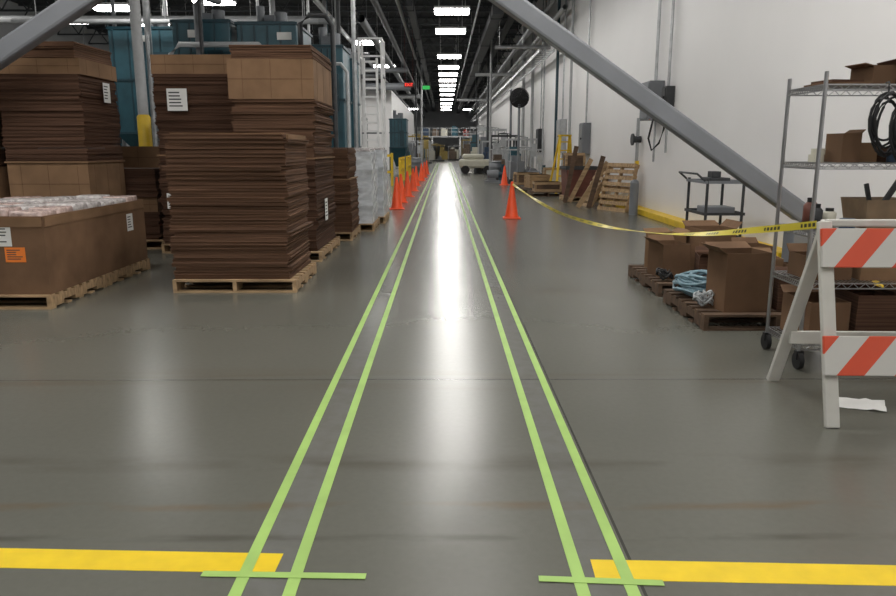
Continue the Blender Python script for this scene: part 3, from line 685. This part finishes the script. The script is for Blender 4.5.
MB().box((3.8,10.6,.565),(4.22,11.0,.66)).obj("tool_case",GREYP,bevel=.01,label="grey tool case on the middle cart shelf",category="tool case")
MB().box((3.8,10.6,.215),(4.22,11.1,.34)).box((3.85,10.7,.34),(4.1,11.0,.41)).obj("parts_tray",BLACK,bevel=.01,label="black parts tray on the lower cart shelf",category="tray")

# ---------------------------------------------------------------- near right pallets & boxes
pallet(2.17,5.92,1.25,1.15,WOOD_D,label="dark weathered pallet holding open cartons and hose")
pallet(2.2,7.35,1.25,1.25,WOOD_D,label="dark weathered pallet holding open cartons")
def open_box(x,y,z,w,d,h,rot,m,label,flaps=(1,1,1,1),grp="open cartons near the shelving"):
    e=empty("carton",(x,y,z),rot,label,"cardboard box",grp)
    b=MB(); t=.006
    b.box((-w/2,-d/2,0),(w/2,-d/2+t,h));b.box((-w/2,d/2-t,0),(w/2,d/2,h));b.box((-w/2,-d/2+t,0),(-w/2+t,d/2-t,h));b.box((w/2-t,-d/2+t,0),(w/2,d/2-t,h));b.box((-w/2+t,-d/2+t,0),(w/2-t,d/2-t,t))
    b.obj("carton_body",m,e)
    fl=min(w,d)*.36
    for i,(on,p,ax) in enumerate(zip(flaps,((0,-d/2,h),(0,d/2,h),(-w/2,0,h),(w/2,0,h)),range(4))):
        if not on: continue
        b=MB(); a=random.uniform(.3,1.1)
        if i<2:
            s_=-1 if i==0 else 1; b.add([(-w/2,p[1],h),(w/2,p[1],h),(w/2-.01,p[1]+s_*fl*math.cos(a),h+fl*math.sin(a)*.6),(-w/2+.01,p[1]+s_*fl*math.cos(a),h+fl*math.sin(a)*.6)],[(0,1,2,3)])
        else:
            s_=-1 if i==2 else 1; b.add([(p[0],-d/2,h),(p[0],d/2,h),(p[0]+s_*fl*math.cos(a),d/2-.01,h+fl*math.sin(a)*.6),(p[0]+s_*fl*math.cos(a),-d/2+.01,h+fl*math.sin(a)*.6)],[(0,1,2,3)])
        o=b.obj("flap",m,e); sm=o.modifiers.new("s",'SOLIDIFY'); sm.thickness=.005
    return e
open_box(2.54,6.20,PH,.40,.34,.50,.12,CARD_M,"tall brown open cardboard box standing on a pallet",(0,1,1,0))
open_box(2.44,7.85,PH,.30,.40,.36,.12,CARD_M,"open brown cardboard box with raised flaps on pallet",(0,1,1,0))
open_box(2.84,7.62,PH,.32,.36,.26,-.2,CARD_D,"low dark cardboard box beside another on the pallet",(1,1,0,0))
open_box(2.55,8.35,PH,.34,.3,.40,.3,CARD_L,"tan open cardboard box on the rear pallet",(0,1,0,1))
open_box(3.02,8.25,PH,.42,.4,.48,.1,CARD_M,"brown open cardboard box on the rear pallet",(0,1,0,1))
open_box(3.26,7.65,PH,.3,.3,.36,.1,CARD_M,"brown open cardboard box on the rear pallet",(0,1,0,0))
open_box(3.02,6.20,PH,.34,.30,.28,-.08,CARD_D,"small dark open cardboard box on the near pallet",(0,1,0,0))
open_box(2.98,6.82,PH,.34,.34,.36,-.15,CARD_L,"tan cardboard box on the near pallet",(0,1,0,0))
open_box(3.30,6.7,PH,.2,.3,.30,.02,CARD_M,"narrow brown cardboard box on the near pallet",(0,0,0,0))
def coil(cx,cy,z,R0,turns,r,hh,m,label):
    pts=[]
    n=turns*20
    for k in range(n):
        t=k*2*math.pi/20; rr=R0+R0*.26*math.sin(k*.37)+R0*.18*math.sin(k*.11+1)
        pts.append((cx+rr*math.cos(t)+.03*math.sin(k*.05),cy+rr*.9*math.sin(t),z+r+.003+k/n*hh+.022*(1+math.sin(k*.9))))
    MB().tube(pts,r,6).obj("hose_coil",m,label=label,category="hose",group="hose coils")
coil(2.44,6.72,PH,.21,20,.013,.16,HOSE,"loose flat coil of pale blue hose lying on the pallet")
coil(2.78,6.50,PH,.045,10,.010,.2,HOSE,"small coil of pale blue hose between cartons")
coil(2.26,6.22,PH,.05,8,.009,.10,mat("white_cable",(.4,.42,.43),.5),"small white cable coil on the weathered pallet")
coil(2.30,7.5,PH,.05,6,.010,.08,BLACK,"small black cable coil on the rear pallet")

# ---------------------------------------------------------------- wire shelving
SX0,SX1,SY0,SY1=2.45,3.75,4.85,5.36
e=empty("wire_shelving",((SX0+SX1)/2,(SY0+SY1)/2,0),0,"tall chrome wire shelving unit on casters, loaded with supplies","shelving unit")
hx,hy=(SX1-SX0)/2,(SY1-SY0)/2
for ax in(-hx,hx):
    for ay in(-hy,hy):
        MB().cyl((ax,ay,.12),(ax,ay,1.98),.0135,10).obj("post",CHROME,e)
        MB().cyl((ax-.016,ay,.06),(ax+.016,ay,.06),.06,16).box((ax-.025,ay-.02,.07),(ax+.025,ay+.02,.13)).obj("caster",BLACK,e)
LV=(.17,.60,.95,1.40,1.90)
for z in LV:
    b=MB()
    for (a,c) in (((-hx,-hy),(hx,-hy)),((-hx,hy),(hx,hy)),((-hx,-hy),(-hx,hy)),((hx,-hy),(hx,hy))):
        for zz in (z,z-.035): b.bar((a[0],a[1],zz),(c[0],c[1],zz),.008,.008)
        n=16
        for k in range(n):
            p=Vector(a).lerp(Vector(c),k/n); q=Vector(a).lerp(Vector(c),(k+.5)/n); r=Vector(a).lerp(Vector(c),(k+1)/n)
            b.bar((p.x,p.y,z),(q.x,q.y,z-.035),.004,.004); b.bar((q.x,q.y,z-.035),(r.x,r.y,z),.004,.004)
    for k in range(44): x=-hx+2*hx*k/43; b.bar((x,-hy,z+.002),(x,hy,z+.002),.004,.004)
    b.obj("wire_shelf",CHROME,e)
g="goods on the wire shelving"
Z5,Z4,Z3,Z2,Z1=1.906,1.406,.956,.606,.176
open_box(2.90,5.12,Z5,.17,.22,.13,.15,CARD_M,"small brown carton on the top shelf",(0,0,1,1),g)
open_box(3.16,5.1,Z5,.26,.3,.12,-.1,CARD_D,"dark worn carton with flaps on the top shelf",(0,0,1,1),g)
MB().box((2.5,4.95,Z5),(2.80,5.25,Z5+.018)).obj("flat_carton",CARD_M,label="flat folded carton lying on the top shelf",category="cardboard sheet",group="flat cartons on top shelf")
MB().box((2.53,4.98,Z5+.018),(2.76,5.2,Z5+.036),rot=(0,0,.15)).obj("flat_carton",CARD_D,label="dark flat carton lying on the top shelf",category="cardboard sheet",group="flat cartons on top shelf")
open_box(2.71,5.05,Z4,.13,.2,.19,.05,CARD_M,"small brown carton on the middle shelf",(0,0,0,1),g)
open_box(2.88,5.15,Z4,.15,.2,.13,-.1,CARD_L,"small tan carton on the middle shelf",(0,0,0,0),g)
open_box(3.06,5.1,Z4,.15,.25,.10,0,CARD_D,"small dark carton on the middle shelf",(0,0,0,1),g)
open_box(3.25,5.12,Z4,.15,.25,.2,0,CARD_M,"small brown carton on the middle shelf",(0,0,0,0),g)
MB().cyl((2.56,5.1,Z4),(2.56,5.1,Z4+.05),.05,16).cyl((2.57,5.1,Z4+.05),(2.57,5.1,Z4+.09),.045,16).obj("tape_roll",CREAM,label="pale roll of tape on the middle shelf",category="tape roll",group="tape rolls")
def jar(x,y,z,r,h,m,label):
    e=empty("jar",(x,y,z),0,label,"jar","jars on the shelving")
    MB().lathe([(.001,0),(r,0),(r,h*.75),(r*.6,h*.85),(.001,h*.85)],(0,0,0),16).obj("jar_body",m,e)
    MB().cyl((0,0,h*.85),(0,0,h),r*.6,14).obj("lid",BLACK,e)
jar(2.55,5.0,Z3,.04,.17,DARK,"dark plastic jar on the shelf")
jar(2.65,5.02,Z3,.045,.14,CREAM,"pale plastic jar on the shelf")
jar(2.60,5.18,Z3,.05,.20,REDB,"red-brown plastic jar on the shelf")
jar(2.99,4.95,Z4,.03,.11,BLUEP,"small blue plastic jar on the shelf")
jar(2.98,5.28,Z5,.04,.10,CREAM,"pale plastic jar on the shelf")
MB().cyl((2.77,5.0,Z3),(2.77,5.0,Z3+.07),.05,18).obj("tape_roll",BLUEP,label="blue roll of tape on the shelf",category="tape roll",group="tape rolls")
b=MB(); b.add([(-.15,-.14,0),(.15,-.14,0),(.15,.14,0),(-.15,.14,0),(-.18,-.17,.2),(.18,-.17,.2),(.18,.17,.2),(-.18,.17,.2),(-.13,-.12,.02),(.13,-.12,.02),(.13,.12,.02),(-.13,.12,.02)],[(3,2,1,0),(0,1,5,4),(1,2,6,5),(2,3,7,6),(3,0,4,7),(8,9,10,11),(4,5,9,8),(5,6,10,9),(6,7,11,10),(7,4,8,11)])
b.obj("storage_tub",mat("tan_plastic",(.22,.15,.09),.5),loc=(3.03,5.1,Z3),label="tan plastic storage tub on the shelf",category="tub")
MB().bar((2.95,5.05,Z3+.03),(3.13,5.05,Z3+.34),.03,.03).obj("hammer",DARK,label="dark hand tool standing in the tan tub",category="tool")
MB().bar((3.02,5.13,Z3+.03),(2.95,5.14,Z3+.30),.025,.025).obj("pry_bar",DARK,label="dark bar tool standing in the tan tub",category="tool")
open_box(2.66,5.1,Z2,.3,.3,.16,.03,CARD_M,"low brown carton on the lower shelf",(0,1,0,0),g)
open_box(3.02,5.1,Z2,.3,.34,.22,-.03,CARD_L,"tan carton on the lower shelf",(0,1,0,0),g)
open_box(2.66,5.1,Z1,.28,.4,.28,.03,CARD_M,"brown carton on the bottom shelf",(0,1,0,0),g)
open_box(3.02,5.1,Z1,.32,.4,.33,-.03,CARD_D,"dark carton on the bottom shelf",(0,1,0,0),g)
open_box(3.42,5.1,Z1,.32,.4,.33,0,CARD_M,"large brown carton on the bottom shelf",(0,1,0,0),g)
def hang_coil(x,zc,R,turns,yy,label):
    b=MB(); pts=[]
    for k in range(turns*18):
        t=k*2*math.pi/18; r=R+.025*math.sin(k*.23)+.015*math.sin(k*.61); pts.append((x+r*.7*math.cos(t)+.02*math.sin(k*.1),yy-k*.00035,zc+r*1.25*math.sin(t)-.02*math.sin(k*.07)))
    b.tube(pts,.008,6); b.tube([(x,yy,zc+R*1.2),(x,yy-.005,1.86),(x+.01,4.835,1.915),(x+.01,4.87,1.91)],.006,6); b.obj("cable_coil",BLACK,label=label,category="cable",group="hanging black cables")
hang_coil(2.84,1.66,.13,6,4.82,"black cable coil hanging from the top shelf edge")
hang_coil(2.97,1.62,.16,6,4.77,"thick black cable coil hanging from the top shelf edge")

# ---------------------------------------------------------------- barricade
e=empty("barricade",(2.13,4.0,0),-.03,"folding white barricade with orange striped boards","barricade")
def leg(p,q): MB().bar(p,q,.075,.035,up=(0,1,0)).obj("leg",BARW,e,bevel=.006)
for x in (.0,1.15):
    leg((x,-.24,0),(x-.02,.045,1.10)); leg((x+.02,.60,0),(x+.03,.10,1.10))
ang=math.atan2(.285,1.10)
def board(z0,h):
    yc=-.24+.285*(z0+h/2)/1.10-.045
    o=MB().box((-.06,-.012,-h/2),(1.22,.012,h/2)).obj("striped_board",STRIPE,e,loc=(0,yc,z0+h/2),rot=(-ang,0,0),bevel=.004)
board(.855,.215); board(.285,.215)
MB().box((.02,.40,.30),(1.2,.43,.38)).obj("cross_bar",BARW,e,bevel=.004)
MB().box((.0,.05,1.07),(1.20,.09,1.11)).obj("hinge_rail",BARW,e,bevel=.008)
# paper
b=MB(); nx,ny=10,6; vs=[];fs=[]
for j in range(ny):
    for i in range(nx): vs.append((i/(nx-1)*.30-.15+.03*j/ny,j/(ny-1)*.2-.1,.003+.012*abs(math.sin(i*1.1+j*.9))*(1 if i>5 else .3)))
for j in range(ny-1):
    for i in range(nx-1): a=j*nx+i; fs.append((a,a+1,a+nx+1,a+nx))
b.add(vs,fs,0,True); o=b.obj("paper_sheet",LABEL,loc=(2.45,4.13,0),rot=(0,0,-.35),label="crumpled white paper sheet lying on the floor",category="paper")
# ---------------------------------------------------------------- caution tape
pts=[(1.475,15.82,.74),(1.60,13.3,.62),(1.73,11,.55),(1.85,8.7,.60),(1.95,6.9,.715),(2.02,5.7,.84),(2.07,4.7,.985),(2.09,4.08,1.08)]
P=[]
for i in range(len(pts)-1):
    p0=Vector(pts[max(0,i-1)]);p1=Vector(pts[i]);p2=Vector(pts[i+1]);p3=Vector(pts[min(len(pts)-1,i+2)])
    for k in range(12):
        t=k/12; P.append(.5*((2*p1)+(-p0+p2)*t+(2*p0-5*p1+4*p2-p3)*t*t+(-p0+3*p1-3*p2+p3)*t**3))
P.append(Vector(pts[-1]))
vs=[];fs=[];us=[];L=0
for i,p in enumerate(P):
    if i:L+=(p-P[i-1]).length
    a=.7+.9*math.sin(L*.9); d=Vector((math.sin(a)*.7,0,math.cos(a)*.9+.05)).normalized()*.022
    vs+=[p-d,p+d]; us+=[(L,0),(L,1)]
me=bpy.data.meshes.new("caution_tape"); me.from_pydata([tuple(v) for v in vs],[],[(2*i,2*i+2,2*i+3,2*i+1) for i in range(len(P)-1)])
uv=me.uv_layers.new(name="UVMap")
for l in me.loops: uv.data[l.index].uv=us[l.vertex_index]
me.materials.append(CAUT); me.polygons.foreach_set('use_smooth',[True]*len(me.polygons))
o=bpy.data.objects.new("caution_tape",me); C.objects.link(o); props(o,"yellow and black caution tape sagging from cone to barricade","caution tape")

w=bpy.data.worlds.new("world"); bpy.context.scene.world=w; w.use_nodes=True
w.node_tree.nodes["Background"].inputs[0].default_value=(.5,.55,.6,1); w.node_tree.nodes["Background"].inputs[1].default_value=.1
